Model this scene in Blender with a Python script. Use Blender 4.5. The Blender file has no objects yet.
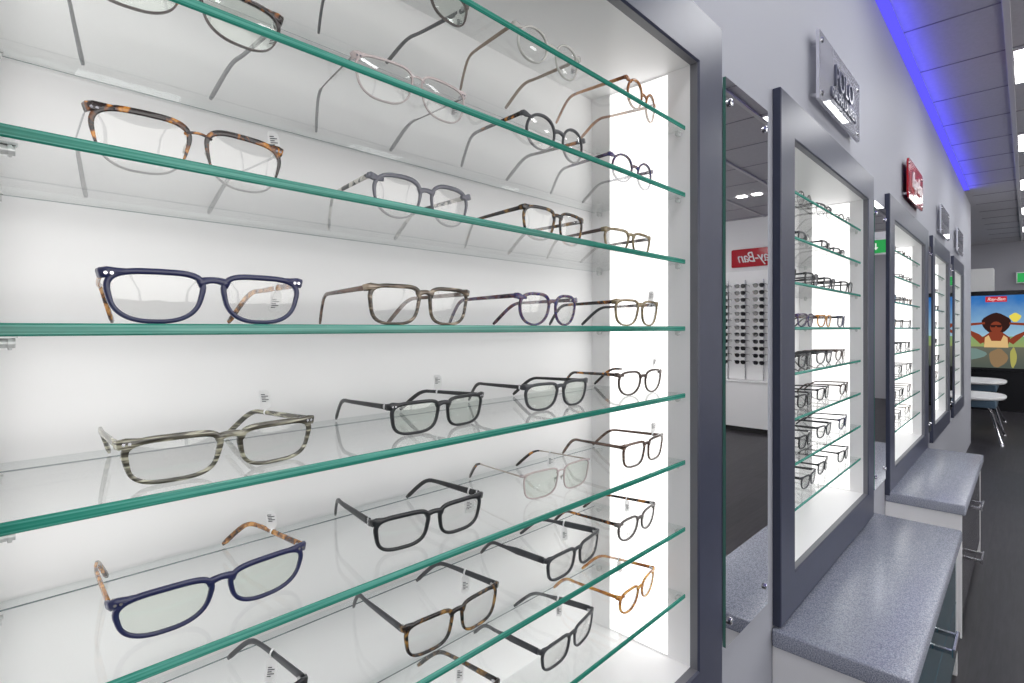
import bpy, bmesh, math, random
from mathutils import Vector, Matrix
import mathutils.noise as mnoise
random.seed(7)
C = bpy.context.scene.collection
sc = bpy.context.scene
EYE = 1.19                      # camera height above the floor
PI = math.pi

# ------------------------------------------------------------------ materials
def new_mat(name):
    m = bpy.data.materials.new(name); m.use_nodes = True
    nt = m.node_tree; nt.nodes.clear()
    out = nt.nodes.new('ShaderNodeOutputMaterial')
    return m, nt, out
def N(nt, kind, **kw):
    n = nt.nodes.new(kind)
    for k, v in kw.items():
        if k in n.inputs.keys(): n.inputs[k].default_value = v
        else: setattr(n, k, v)
    return n
def rgba(c): return (c[0], c[1], c[2], 1.0)
def pbr(name, col, rough=.5, metal=0., spec=.5, coat=0., noise=None, bump=None, trans=0.):
    m, nt, out = new_mat(name)
    b = N(nt, 'ShaderNodeBsdfPrincipled')
    b.inputs['Base Color'].default_value = rgba(col)
    b.inputs['Roughness'].default_value = rough
    b.inputs['Metallic'].default_value = metal
    b.inputs['Specular IOR Level'].default_value = spec
    b.inputs['Coat Weight'].default_value = coat
    b.inputs['Transmission Weight'].default_value = trans
    nt.links.new(b.outputs[0], out.inputs[0])
    tc = N(nt, 'ShaderNodeTexCoord')
    if noise:                    # (scale, amount, stretch)
        mp = N(nt, 'ShaderNodeMapping'); mp.inputs['Scale'].default_value = noise[2]
        nz = N(nt, 'ShaderNodeTexNoise', Scale=noise[0], Detail=4.)
        rm = N(nt, 'ShaderNodeValToRGB')
        a = noise[1]
        rm.color_ramp.elements[0].color = rgba([max(0, c*(1-a)) for c in col]); rm.color_ramp.elements[0].position = .3
        rm.color_ramp.elements[1].color = rgba([min(1, c*(1+a)) for c in col]); rm.color_ramp.elements[1].position = .7
        nt.links.new(tc.outputs['Object'], mp.inputs[0]); nt.links.new(mp.outputs[0], nz.inputs['Vector'])
        nt.links.new(nz.outputs['Fac'], rm.inputs[0]); nt.links.new(rm.outputs[0], b.inputs['Base Color'])
    if bump:                     # (scale, strength)
        nz = N(nt, 'ShaderNodeTexNoise', Scale=bump[0], Detail=3.)
        bp = N(nt, 'ShaderNodeBump', Strength=bump[1], Distance=.002)
        nt.links.new(tc.outputs['Object'], nz.inputs['Vector']); nt.links.new(nz.outputs['Fac'], bp.inputs['Height'])
        nt.links.new(bp.outputs[0], b.inputs['Normal'])
    return m
def emit(name, col, strength):
    m, nt, out = new_mat(name)
    e = N(nt, 'ShaderNodeEmission', Color=rgba(col), Strength=strength)
    nt.links.new(e.outputs[0], out.inputs[0]); return m
def pane(name, tint, base_refl=.04, rough=0., haze=0., hazecol=(1,1,1), frost=False):
    """thin clear glass: lets light straight through, mirrors more at grazing angles"""
    m, nt, out = new_mat(name)
    t = N(nt, 'ShaderNodeBsdfTransparent', Color=rgba(tint))
    g = N(nt, 'ShaderNodeBsdfGlossy', Roughness=rough)
    lw = N(nt, 'ShaderNodeLayerWeight', Blend=.5)
    p = N(nt, 'ShaderNodeMath', operation='POWER'); p.inputs[1].default_value = 5.
    mu = N(nt, 'ShaderNodeMath', operation='MULTIPLY_ADD'); mu.inputs[1].default_value = 1-base_refl; mu.inputs[2].default_value = base_refl
    nt.links.new(lw.outputs['Facing'], p.inputs[0]); nt.links.new(p.outputs[0], mu.inputs[0])
    mx = N(nt, 'ShaderNodeMixShader')
    nt.links.new(mu.outputs[0], mx.inputs[0]); nt.links.new(g.outputs[0], mx.inputs[2])
    if haze:
        d = N(nt, 'ShaderNodeBsdfDiffuse' if frost else 'ShaderNodeBsdfTranslucent', Color=rgba(hazecol)); m2 = N(nt, 'ShaderNodeMixShader'); m2.inputs[0].default_value = haze
        nt.links.new(t.outputs[0], m2.inputs[1]); nt.links.new(d.outputs[0], m2.inputs[2]); nt.links.new(m2.outputs[0], mx.inputs[1])
    else: nt.links.new(t.outputs[0], mx.inputs[1])
    nt.links.new(mx.outputs[0], out.inputs[0]); return m
def patchy(name, stops, scale=70, stretch=(1,1,1), rough=.22, detail=2., distort=.6):
    """tortoiseshell / horn / marbled acetate"""
    m, nt, out = new_mat(name)
    b = N(nt, 'ShaderNodeBsdfPrincipled'); b.inputs['Roughness'].default_value = rough; b.inputs['Coat Weight'].default_value = .4
    tc = N(nt, 'ShaderNodeTexCoord'); mp = N(nt, 'ShaderNodeMapping'); mp.inputs['Scale'].default_value = stretch
    nz = N(nt, 'ShaderNodeTexNoise', Scale=float(scale), Detail=detail, Distortion=distort)
    rm = N(nt, 'ShaderNodeValToRGB'); cr = rm.color_ramp
    cr.elements[0].position = stops[0][0]; cr.elements[0].color = rgba(stops[0][1])
    cr.elements[1].position = stops[-1][0]; cr.elements[1].color = rgba(stops[-1][1])
    for p, c in stops[1:-1]:
        e = cr.elements.new(p); e.color = rgba(c)
    nt.links.new(tc.outputs['Object'], mp.inputs[0]); nt.links.new(mp.outputs[0], nz.inputs['Vector'])
    nt.links.new(nz.outputs['Fac'], rm.inputs[0]); nt.links.new(rm.outputs[0], b.inputs['Base Color'])
    nt.links.new(b.outputs[0], out.inputs[0]); return m

DK = (.022,.012,.010); AM = (.62,.25,.035)
M = {
 'wall':  pbr('wall_paint', (.345,.355,.40), .6, bump=(300,.05)),
 'white': pbr('white_paint', (.80,.80,.80), .5),
 'ceil':  pbr('ceiling_tile', (.41,.40,.44), .9, bump=(220,.25), noise=(60,.04,(1,1,1))),
 'grid':  pbr('ceiling_grid_metal', (.50,.49,.52), .5),
 'joint_shade': pbr('ceiling_joint_shade', (.22,.21,.25), .8),
 'liner': pbr('white_laminate', (.90,.895,.895), .35),
 'frame': pbr('slate_frame', (.036,.042,.074), .36, spec=.55, noise=(25,.06,(1,1,1))),
 'frame_in': pbr('slate_reveal', (.17,.17,.19), .45),
 'light': emit('lit_diffuser', (1.,.985,.97), 1.75),
 'metal': pbr('brushed_steel', (.62,.62,.64), .25, metal=1.),
 'chrome': pbr('chrome', (.8,.8,.82), .08, metal=1.),
 'pin': pbr('clear_pin', (.72,.73,.72), .15, metal=.15),
 'mirror': pbr('mirror_silver', (.80,.80,.80), .0, metal=1.),
 'green_edge': pbr('mirror_edge', (.08,.22,.18), .1, spec=.8),
 'shelf': pane('shelf_glass', (.985,.993,.990), .035),
 'lens': pane('lens_glass', (.985,.985,.980), .05, haze=.05, hazecol=(.95,.92,.95)),
 'lens_g': pane('lens_glass_green', (.965,.985,.96), .05, haze=.06, hazecol=(.94,.97,.94)),
 'lens_dark': pbr('sun_lens', (.012,.012,.015), .08, spec=.8),
 'shelf_back': pane('shelf_back_edge', (.95,.97,.965), .02),
 'shelf_line': pbr('shelf_back_arris', (.10,.15,.16), .2),
 'acrylic': pane('clear_acrylic', (.97,.97,.98), .05, haze=.5, hazecol=(.58,.59,.66), frost=True),
 'acrylic_edge': pbr('acrylic_edge', (.78,.79,.84), .25),
 'red': pbr('red_acrylic', (.45,.010,.022), .10, spec=.5),
 'letters': pbr('letters_smoked', (.16,.17,.22), .3, metal=.2),
 'letters_white': pbr('letters_white', (.85,.85,.86), .4),
 'paper': pbr('tag_paper', (.97,.97,.97), .55),
 'ink': pbr('tag_ink', (.06,.06,.07), .6),
 'black': pbr('black_acetate', (.018,.019,.022), .28, spec=.55),
 'charcoal': pbr('charcoal_acetate', (.05,.053,.06), .35),
 'navy': pbr('navy_acetate', (.018,.022,.085), .3, coat=.3),
 'greyf': pbr('smoke_acetate', (.13,.13,.16), .22, coat=.4),
 'brown': pbr('brown_acetate', (.085,.055,.045), .3),
 'taupe': pbr('taupe_acetate', (.15,.13,.125), .35),
 'olive': patchy('olive_acetate', [(.4,(.16,.12,.06)),(.6,(.36,.28,.15))], 60),
 'tort': patchy('tortoise', [(.53,DK),(.59,(.20,.065,.015)),(.65,AM)], 85),
 'tort_dark': patchy('dark_tortoise', [(.50,(.018,.014,.013)),(.57,(.09,.045,.015)),(.68,(.32,.17,.04))], 80),
 'tort_light': patchy('light_tortoise', [(.40,(.05,.018,.01)),(.50,(.30,.12,.03)),(.60,(.62,.30,.08))], 95),
 'honey': patchy('honey_acetate', [(.38,(.33,.10,.012)),(.50,(.62,.24,.03)),(.64,(.85,.48,.10))], 60),
 'amber': patchy('amber_acetate', [(.35,(.22,.07,.02)),(.60,(.58,.26,.09))], 50),
 'horn': patchy('horn_stripe', [(.38,(.045,.042,.03)),(.50,(.13,.12,.09)),(.60,(.50,.48,.36))], 60, (.5,.5,5)),
 'hornb': patchy('brown_horn_stripe', [(.40,(.045,.032,.022)),(.54,(.14,.10,.065)),(.66,(.48,.38,.28))], 60, (.6,.6,4)),
 'brhorn': patchy('brown_horn', [(.36,(.05,.03,.024)),(.60,(.19,.11,.08))], 60, (.3,.3,3)),
 'multi': patchy('purple_blue_acetate', [(.36,(.015,.014,.04)),(.45,(.09,.03,.08)),(.53,(.035,.045,.18)),(.60,(.20,.13,.14)),(.68,(.06,.03,.12))], 70),
 'multi2': patchy('red_purple_acetate', [(.38,(.03,.018,.035)),(.48,(.16,.06,.065)),(.55,(.08,.07,.16)),(.62,(.26,.20,.19))], 70),
 'marble': patchy('black_white_marble', [(.47,(.05,.05,.055)),(.53,(.62,.60,.55))], 85, rough=.3),
 'clear': pbr('clear_pink_acetate', (.56,.47,.46), .15, coat=.5),
 'crystal': pbr('crystal_acetate', (.66,.65,.61), .12, coat=.6),
 'gold': pbr('pale_gold_metal', (.52,.45,.40), .3, metal=.9),
 'gun': pbr('gunmetal', (.20,.19,.19), .3, metal=.9),
 'tipgrey': pbr('grey_tip', (.24,.24,.25), .4),
 'tipbrown': pbr('brown_tip', (.24,.16,.10), .35),
 'drawer': pbr('teal_glass_front', (.018,.105,.145), .06, spec=.7, coat=.5),
 'drawer2': pbr('dark_front', (.07,.065,.075), .2, spec=.6),
 'seat_blue': pbr('slate_blue_laminate', (.07,.12,.17), .4),
 'tv': pbr('tv_black', (.010,.010,.012), .25),
 'backwall': pbr('far_wall_grey', (.36,.36,.40), .7),
 'fill_glow': emit('added_fill_glow', (1.,.985,.97), 2.85),  # fill light for the added panels behind the camera
 'downlight': emit('downlight_glow', (1,.98,.94), 16.),
 'panel_light': emit('ceiling_panel_glow', (.98,.985,1.), 12.0),
 'led': emit('blue_led', (.13,.11,1.), 1.05),
 'exit_green': emit('exit_sign_green', (.05,.50,.13), .75),
 'exit_white': emit('exit_sign_white', (.95,1,.95), .95),
}
# teal edge of the glass shelves: the long streaks of a cut and polished edge
def edge_mat():
    m, nt, out = new_mat('shelf_edge_glass')
    tc = N(nt, 'ShaderNodeTexCoord'); mp = N(nt, 'ShaderNodeMapping'); mp.inputs['Scale'].default_value = (1.5, 1, 260)
    nz = N(nt, 'ShaderNodeTexNoise', Scale=1.6, Detail=3.)
    rm = N(nt, 'ShaderNodeValToRGB'); cr = rm.color_ramp
    cr.elements[0].position = .30; cr.elements[0].color = (.014,.16,.115,1)
    cr.elements[1].position = .72; cr.elements[1].color = (.22,.62,.52,1)
    e = cr.elements.new(.52); e.color = (.040,.30,.225,1)
    b = N(nt, 'ShaderNodeBsdfPrincipled', Roughness=.12); b.inputs['Specular IOR Level'].default_value = .7
    tr = N(nt, 'ShaderNodeBsdfTranslucent'); mx = N(nt, 'ShaderNodeMixShader'); mx.inputs[0].default_value = .40
    nt.links.new(tc.outputs['Object'], mp.inputs[0]); nt.links.new(mp.outputs[0], nz.inputs['Vector']); nt.links.new(nz.outputs['Fac'], rm.inputs[0])
    nt.links.new(rm.outputs[0], b.inputs['Base Color']); nt.links.new(rm.outputs[0], tr.inputs['Color'])
    nt.links.new(b.outputs[0], mx.inputs[1]); nt.links.new(tr.outputs[0], mx.inputs[2]); nt.links.new(mx.outputs[0], out.inputs[0])
    return m
M['shelf_edge'] = edge_mat()
def counter_mat():
    m, nt, out = new_mat('speckled_laminate')
    tc = N(nt, 'ShaderNodeTexCoord'); nz = N(nt, 'ShaderNodeTexNoise', Scale=400., Detail=2.)
    rm = N(nt, 'ShaderNodeValToRGB'); cr = rm.color_ramp
    cr.elements[0].position = .36; cr.elements[0].color = (.21,.23,.29,1); cr.elements[1].position = .64; cr.elements[1].color = (.50,.52,.60,1)
    b = N(nt, 'ShaderNodeBsdfPrincipled', Roughness=.26); b.inputs['Specular IOR Level'].default_value = .9
    nt.links.new(tc.outputs['Object'], nz.inputs['Vector']); nt.links.new(nz.outputs['Fac'], rm.inputs[0]); nt.links.new(rm.outputs[0], b.inputs['Base Color'])
    nt.links.new(b.outputs[0], out.inputs[0]); return m
M['counter'] = counter_mat()
def floor_mat():
    m, nt, out = new_mat('dark_wood_planks')
    tc = N(nt, 'ShaderNodeTexCoord')
    br = N(nt, 'ShaderNodeTexBrick', Scale=1.0); br.inputs['Color1'].default_value = (.020,.019,.023,1); br.inputs['Color2'].default_value = (.032,.029,.034,1)
    br.inputs['Mortar'].default_value = (.02,.02,.022,1); br.inputs['Mortar Size'].default_value = .002; br.inputs['Brick Width'].default_value = 1.1; br.inputs['Row Height'].default_value = .15
    mp = N(nt, 'ShaderNodeMapping'); mp.inputs['Scale'].default_value = (2.5, 30, 1)
    nz = N(nt, 'ShaderNodeTexNoise', Scale=2., Detail=6., Roughness=.65)
    mr = N(nt, 'ShaderNodeMapRange'); mr.inputs['To Min'].default_value = .1; mr.inputs['To Max'].default_value = 2.4
    mx = N(nt, 'ShaderNodeMixRGB', blend_type='MULTIPLY'); mx.inputs[0].default_value = 1.
    b = N(nt, 'ShaderNodeBsdfPrincipled', Roughness=.42); b.inputs['Specular IOR Level'].default_value = .35
    nt.links.new(tc.outputs['Object'], br.inputs['Vector']); nt.links.new(tc.outputs['Object'], mp.inputs[0]); nt.links.new(mp.outputs[0], nz.inputs['Vector'])
    nt.links.new(nz.outputs['Fac'], mr.inputs['Value']); nt.links.new(br.outputs['Color'], mx.inputs[1]); nt.links.new(mr.outputs[0], mx.inputs[2])
    nt.links.new(mx.outputs[0], b.inputs['Base Color']); nt.links.new(b.outputs[0], out.inputs[0]); return m
M['floor'] = floor_mat()
def screen_mat(name, top, bot, z0, z1, strength=1.):
    m, nt, out = new_mat(name)
    tc = N(nt, 'ShaderNodeTexCoord'); sx = N(nt, 'ShaderNodeSeparateXYZ'); mr = N(nt, 'ShaderNodeMapRange')
    mr.inputs['From Min'].default_value = z0; mr.inputs['From Max'].default_value = z1
    nz = N(nt, 'ShaderNodeTexNoise', Scale=5., Detail=3.); ad = N(nt, 'ShaderNodeMath', operation='MULTIPLY_ADD'); ad.inputs[1].default_value = .5
    sb = N(nt, 'ShaderNodeMath', operation='SUBTRACT'); sb.inputs[1].default_value = .25
    rm = N(nt, 'ShaderNodeValToRGB'); rm.color_ramp.elements[0].color = rgba(bot); rm.color_ramp.elements[1].color = rgba(top)
    e = N(nt, 'ShaderNodeEmission', Strength=strength)
    nt.links.new(tc.outputs['Object'], sx.inputs[0]); nt.links.new(sx.outputs['Z'], mr.inputs['Value']); nt.links.new(tc.outputs['Object'], nz.inputs['Vector'])
    nt.links.new(nz.outputs['Fac'], ad.inputs[0]); nt.links.new(mr.outputs[0], ad.inputs[2]); nt.links.new(ad.outputs[0], sb.inputs[0]); nt.links.new(sb.outputs[0], rm.inputs[0])
    nt.links.new(rm.outputs[0], e.inputs[0]); nt.links.new(e.outputs[0], out.inputs[0]); return m

# ------------------------------------------------------------------ mesh helpers
def add_box(bm, x0, x1, y0, y1, z0, z1, bevel=0., mi=0, seg=2):
    r = bmesh.ops.create_cube(bm, size=1., matrix=Matrix.Translation(((x0+x1)/2,(y0+y1)/2,(z0+z1)/2)) @ Matrix.Diagonal((abs(x1-x0),abs(y1-y0),abs(z1-z0),1)))
    vs = r['verts']; fs = list({f for v in vs for f in v.link_faces})
    for f in fs: f.material_index = mi
    if bevel:
        es = list({e for v in vs for e in v.link_edges})
        bmesh.ops.bevel(bm, geom=es, offset=bevel, segments=seg, affect='EDGES', profile=.5)
    return fs
def add_cyl(bm, p0, p1, r0, r1=None, seg=16, mi=0):
    p0, p1 = Vector(p0), Vector(p1); d = p1-p0; r1 = r0 if r1 is None else r1
    mt = Matrix.Translation((p0+p1)/2) @ d.to_track_quat('Z','Y').to_matrix().to_4x4()
    r = bmesh.ops.create_cone(bm, cap_ends=True, segments=seg, radius1=r0, radius2=r1, depth=d.length, matrix=mt)
    for f in {f for v in r['verts'] for f in v.link_faces}: f.material_index = mi
def sweep(bm, pts, secs, n=8, mi=0, power=.55, side=None):
    """rounded-rectangle section (thickness, height) swept along pts"""
    pts = [Vector(p) for p in pts]; rings = []
    for i, p in enumerate(pts):
        t = (pts[min(i+1,len(pts)-1)] - pts[max(i-1,0)]).normalized()
        s = Vector(side) if side else t.cross(Vector((0,0,1)))
        if s.length < 1e-4: s = Vector((1,0,0))
        s = (s - t*s.dot(t)).normalized(); u = s.cross(t).normalized()
        w, h = secs[i] if isinstance(secs, list) else secs
        ring = []
        for k in range(n):
            a = 2*PI*(k+.5)/n; ca, sa = math.cos(a), math.sin(a)
            ring.append(bm.verts.new(p + s*(math.copysign(abs(ca)**power, ca)*w/2) + u*(math.copysign(abs(sa)**power, sa)*h/2)))
        rings.append(ring)
    for a, b in zip(rings, rings[1:]):
        for k in range(n):
            f = bm.faces.new((a[k], a[(k+1)%n], b[(k+1)%n], b[k])); f.material_index = mi; f.smooth = True
    for r, rev in ((rings[0], False), (rings[-1], True)):
        f = bm.faces.new(r if rev else r[::-1]); f.material_index = mi
def obj(name, bm, mats, parent=None, smooth=False):
    me = bpy.data.meshes.new(name); bmesh.ops.recalc_face_normals(bm, faces=bm.faces)
    bm.to_mesh(me); bm.free()
    if not isinstance(mats, (list, tuple)): mats = [mats]
    for m in mats: me.materials.append(m)
    if smooth:
        for p in me.polygons: p.use_smooth = True
        try: me.set_sharp_from_angle(angle=math.radians(40))
        except Exception: pass
    o = bpy.data.objects.new(name, me); C.objects.link(o)
    if parent: o.parent = parent
    return o
def thing(name, label, cat, loc=(0,0,0), rz=0., group=None):
    o = bpy.data.objects.new(name, None); o.empty_display_size = .02; C.objects.link(o)
    o.location = loc; o.rotation_euler = (0,0,rz); o['label'] = label; o['category'] = cat
    if group: o['group'] = group
    return o
def tag(o, label, cat, group=None):
    o['label'] = label; o['category'] = cat
    if group: o['group'] = group
    return o
def struct(name, bm, m, smooth=False):
    o = obj(name, bm, m, None, smooth); o['kind'] = 'structure'; return o
def copy_thing(src, loc, rz, label, group=None):
    r = src.copy(); C.objects.link(r); r.location = loc; r.rotation_euler = (0,0,rz); r['label'] = label
    if group: r['group'] = group
    for ch in list(src.children):
        c = ch.copy(); C.objects.link(c); c.parent = r
        for g in list(ch.children):
            d = g.copy(); C.objects.link(d); d.parent = c
    return r

# ------------------------------------------------------------------ layout numbers (x along the wall, y into the wall, z up)
WY = .426        # wall face
FY = .407        # face of the slate frames
CABS = [(-.09,.981,.012,.883), (1.308,2.334,1.411,2.243), (2.654,3.835,2.765,3.70), (4.04,5.00,4.14,4.90), (5.28,6.17,5.37,6.08)]
ZT, ZB = EYE+.459, EYE-.592        # box inside
OT, OB = EYE+.555, EYE-.690        # outer frame
YB = .632                          # back panel face
CEIL = EYE+1.272
WEND = 7.285
def shelf_z(k): return EYE+.003+.117*(4-k)

# ------------------------------------------------------------------ room shell
bm = bmesh.new()
xs = [-2.5]
for (o0,o1,i0,i1) in CABS:
    add_box(bm, xs[-1], i0-.012, WY, .72, 0, CEIL+.08)       # pier
    add_box(bm, i0-.012, i1+.012, WY, .72, 0, ZB-.012)
    add_box(bm, i0-.012, i1+.012, WY, .72, ZT+.012, CEIL+.08)
    add_box(bm, i0-.012, i1+.012, .655, .72, ZB-.012, ZT+.012)
    xs.append(i1+.012)
add_box(bm, xs[-1], WEND, WY, .72, 0, CEIL+.08)
struct('wall_left', bm, M['wall'])
bm = bmesh.new(); add_box(bm, -2.5, 10.9, -3.3, 3.0, -.08, 0); struct('floor', bm, M['floor'])
bm = bmesh.new(); add_box(bm, -2.5, 10.9, -3.3, .386, CEIL, CEIL+.08); add_box(bm, 6.5, 10.9, .386, 3.0, CEIL, CEIL+.08)
add_box(bm, -2.5, 6.5, .386, .426, CEIL+.012, CEIL+.08); struct('ceiling', bm, M['ceil'])
bm = bmesh.new(); add_box(bm, 10.8, 10.95, -3.3, 3.0, 0, CEIL); struct('wall_far', bm, M['backwall'])
bm = bmesh.new(); add_box(bm, -2.6, -2.5, -3.3, WY, 0, CEIL); struct('wall_behind', bm, M['wall'])
bm = bmesh.new(); add_box(bm, -2.5, 10.8, -3.4, -3.3, 0, CEIL); struct('wall_right', bm, M['wall'])
bm = bmesh.new(); add_box(bm, WEND-.02, 10.8, 3.0, 3.1, 0, CEIL); struct('wall_back', bm, M['wall'])
# unseen glowing panels and bars added behind the camera to brighten the cabinets
bm = bmesh.new()
for i in range(5):
    x0 = -2.3+1.55*i; add_box(bm, x0+.03,x0+1.52,-3.299,-3.294,.45,2.30)
struct('added_glow_panel_1', bm, M['fill_glow'])
bm = bmesh.new()
for i in range(3): add_box(bm, 6.62+1.36*i,7.94+1.36*i,-3.299,-3.294,.45,2.30)
struct('added_glow_panel_2', bm, M['fill_glow'])  # second added set, out of view, brightens the far end
bm = bmesh.new()
for i in range(6): add_box(bm, -2.33+1.55*i,-2.27+1.55*i,-3.30,-3.25,.40,2.35,.004)
for z in (.40,2.30): add_box(bm, 6.6,10.7,-3.30,-3.255,z,z+.05,.004)
for z in (.40,2.30): add_box(bm, -2.27,5.42,-3.30,-3.255,z,z+.05,.004)
struct('trim_3', bm, M['grid'])
bm = bmesh.new(); add_box(bm, 6.36, 6.50, -3.3, -1.02, 0, CEIL); struct('wall_display', bm, M['white'])
# ceiling grid: dark strips across, painting the shadow line of joints, wide runners along
bm = bmesh.new()
x = 2.82-.493*10
while x < 10.7:
    add_box(bm, x-.003, x+.003, -3.29, .384, CEIL-.003, CEIL+.001); x += .493
struct('trim_1', bm, M['joint_shade'])
bm = bmesh.new()
for y in (.062, -.34, -.834, -1.328, -1.86, -2.354):
    add_box(bm, -2.49, 10.79, y-.012, y+.012, CEIL-.009, CEIL+.001, .002)
struct('trim_2', bm, M['grid'])
# blue LED strip in the corner of wall and ceiling
bm = bmesh.new(); add_box(bm, -2.4, 6.45, .386, .4255, CEIL-.002, CEIL+.011)
tag(obj('led_strip', bm, M['led']), 'glowing blue light strip along the top edge of the wall', 'light strip')
L = bpy.data.lights.new('led_glow','AREA'); L.shape='RECTANGLE'; L.size=8.8; L.size_y=.06; L.color=(.06,.045,1.); L.energy=6
lo = bpy.data.objects.new('led_glow', L); C.objects.link(lo); lo.location=(2.0,.372,CEIL-.04)
lo.rotation_euler = Vector((0,-1,.25)).to_track_quat('-Z','X').to_euler()
# fix: make the long side run along x
zq = Vector((0,1,-.75)).normalized(); xq = Vector((1,0,0)); yq = zq.cross(xq)
lo.rotation_euler = Matrix((xq,yq,zq)).transposed().to_euler()
lo['kind'] = 'helper'
# recessed ceiling light panels; second and third rows unseen, added for more light
for r, y0 in enumerate((-.42, -2.39, 1.20)):
    for k in (range(-3, 5) if r < 2 else (3, 4)):
        x0 = 3.335+1.479*k
        nth = ['nearest','second','third','fourth','fifth']
        t = thing('ceiling_light', ('ceiling light panel in row beside blue strip, number %d from far end' % (5-k)) if r == 0 else
                  (('added ceiling light panel in row away from wall, number %d from far end' % (5-k)) if r == 1 else
                  'added ceiling light panel beyond the wall end, %s the far wall' % ('nearer' if k == 4 else 'farther from')), 'ceiling light', (x0+.235,y0+.23,CEIL), 0, 'square ceiling light panels')
        b1 = bmesh.new(); add_box(b1, -.225,.225,-.130,.236,-.006,.0); obj('diffuser', b1, M['panel_light'], t)
        b1 = bmesh.new()
        add_box(b1,-.235,-.225,-.140,.240,-.008,.0); add_box(b1,.225,.235,-.140,.240,-.008,.0); add_box(b1,-.225,.225,-.140,-.130,-.008,0); add_box(b1,-.225,.225,.236,.240,-.008,0)
        obj('trim_ring', b1, M['grid'], t)
for i, y in enumerate((-1.02,-1.16)):
    b1 = bmesh.new(); add_box(b1, 5.2,5.27, y-.04, y+.04, CEIL-.008, CEIL, .003); tag(obj('downlight', b1, M['downlight']), ['small bright downlight reflected in mirror, the right one of a pair','small bright downlight reflected in mirror, the left one of a pair'][i], 'downlight', 'small downlights')

# ------------------------------------------------------------------ display cabinets
CN = ['nearest', 'second', 'third', 'fourth', 'farthest']
def cabinet(ci):
    o0,o1,i0,i1 = CABS[ci]; cx = (o0+o1)/2
    t = thing('display_cabinet', ['large lit wall display cabinet filling the left of the picture with slate blue frame',
        'second lit display cabinet above the nearer speckled counter','third lit display cabinet above the farther speckled counter',
        'fourth lit display cabinet, narrow at this angle, beyond the farther counter','farthest and smallest looking lit display cabinet near the wall end'][ci],
        'display cabinet', (cx,FY,OB), 0, 'lit wall display cabinets')
    def L(bm): bmesh.ops.translate(bm, verts=bm.verts, vec=(-cx,-FY,-OB)); return bm
    # mitred frame with lip
    bm = bmesh.new(); rings = []
    for (a0,a1,zb,zt,y) in ((o0,o1,OB,OT,WY-.0005),(o0,o1,OB,OT,FY+.002),(o0+.002,o1-.002,OB+.002,OT-.002,FY),(i0-.003,i1+.003,ZB-.003,ZT+.003,FY),(i0,i1,ZB,ZT,FY+.003)):
        rings.append([bm.verts.new(v) for v in ((a0,y,zb),(a1,y,zb),(a1,y,zt),(a0,y,zt))])
    for a, b in zip(rings, rings[1:]):
        for k in range(4): bm.faces.new((a[k],a[(k+1)%4],b[(k+1)%4],b[k]))
    obj('frame', L(bm), M['frame'], t)
    bm = bmesh.new(); rings = []
    for (e,y) in ((0,FY+.003),(0,FY+.0165),(-.012,FY+.0165),(-.012,FY+.019)):
        rings.append([bm.verts.new(v) for v in ((i0+e,y,ZB+e),(i1-e,y,ZB+e),(i1-e,y,ZT-e),(i0+e,y,ZT-e))])
    for a, b in zip(rings, rings[1:]):
        for k in range(4): bm.faces.new((a[k],a[(k+1)%4],b[(k+1)%4],b[k]))
    obj('reveal', L(bm), M['frame_in'], t)
    y0 = FY+.0165
    bm = bmesh.new(); add_box(bm, i0,i1,YB,YB+.012,ZB,ZT); obj('back_panel', L(bm), M['liner'], t)
    bm = bmesh.new(); add_box(bm, i0-.01,i1+.01,y0,YB+.012,ZB-.01,ZB); obj('floor_panel', L(bm), M['liner'], t)
    bm = bmesh.new(); add_box(bm, i0-.01,i1+.01,y0,YB+.012,ZT,ZT+.01); obj('top_panel', L(bm), M['liner'], t)
    for s, xx in ((-1,i0),(1,i1)):
        bm = bmesh.new(); add_box(bm, min(xx,xx+s*.01),max(xx,xx+s*.01),y0,YB+.012,ZB,ZT); sp = obj('side_panel', L(bm), M['liner'], t)
        bm = bmesh.new(); add_box(bm, min(xx,xx-s*.0012),max(xx,xx-s*.0012),.466,.588,ZB+.004,ZT-.004); dl = obj('light_diffuser', L(bm), M['light'], sp)
        for yy in (.4640,.588):
            pass
    # shelf pins
    for k in range(1,9):
        z = shelf_z(k)-.008
        for s, xx in ((1,i0),(-1,i1)):
            for yy in (.4435,.6105) if ci < 2 else (.4435,):
                bm = bmesh.new(); add_cyl(bm,(xx,yy,z-.0042),(xx+s*.010,yy,z-.0042),.0030,seg=10); add_cyl(bm,(xx+s*.0065,yy,z-.0042),(xx+s*.0085,yy,z-.0042),.0042,seg=10)
                add_box(bm, min(xx,xx+s*.011),max(xx,xx+s*.011),yy-.0035,yy+.0035,z-.0012,z)
                obj('shelf_pin', L(bm), M['pin'], t, True)
    return t
ORD = ['top','second','third','fourth','fifth','sixth','seventh','lowest']
def shelf_name(k): return ['topmost','second','third','fourth','fifth','sixth','seventh','lowest'][k-1]
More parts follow.
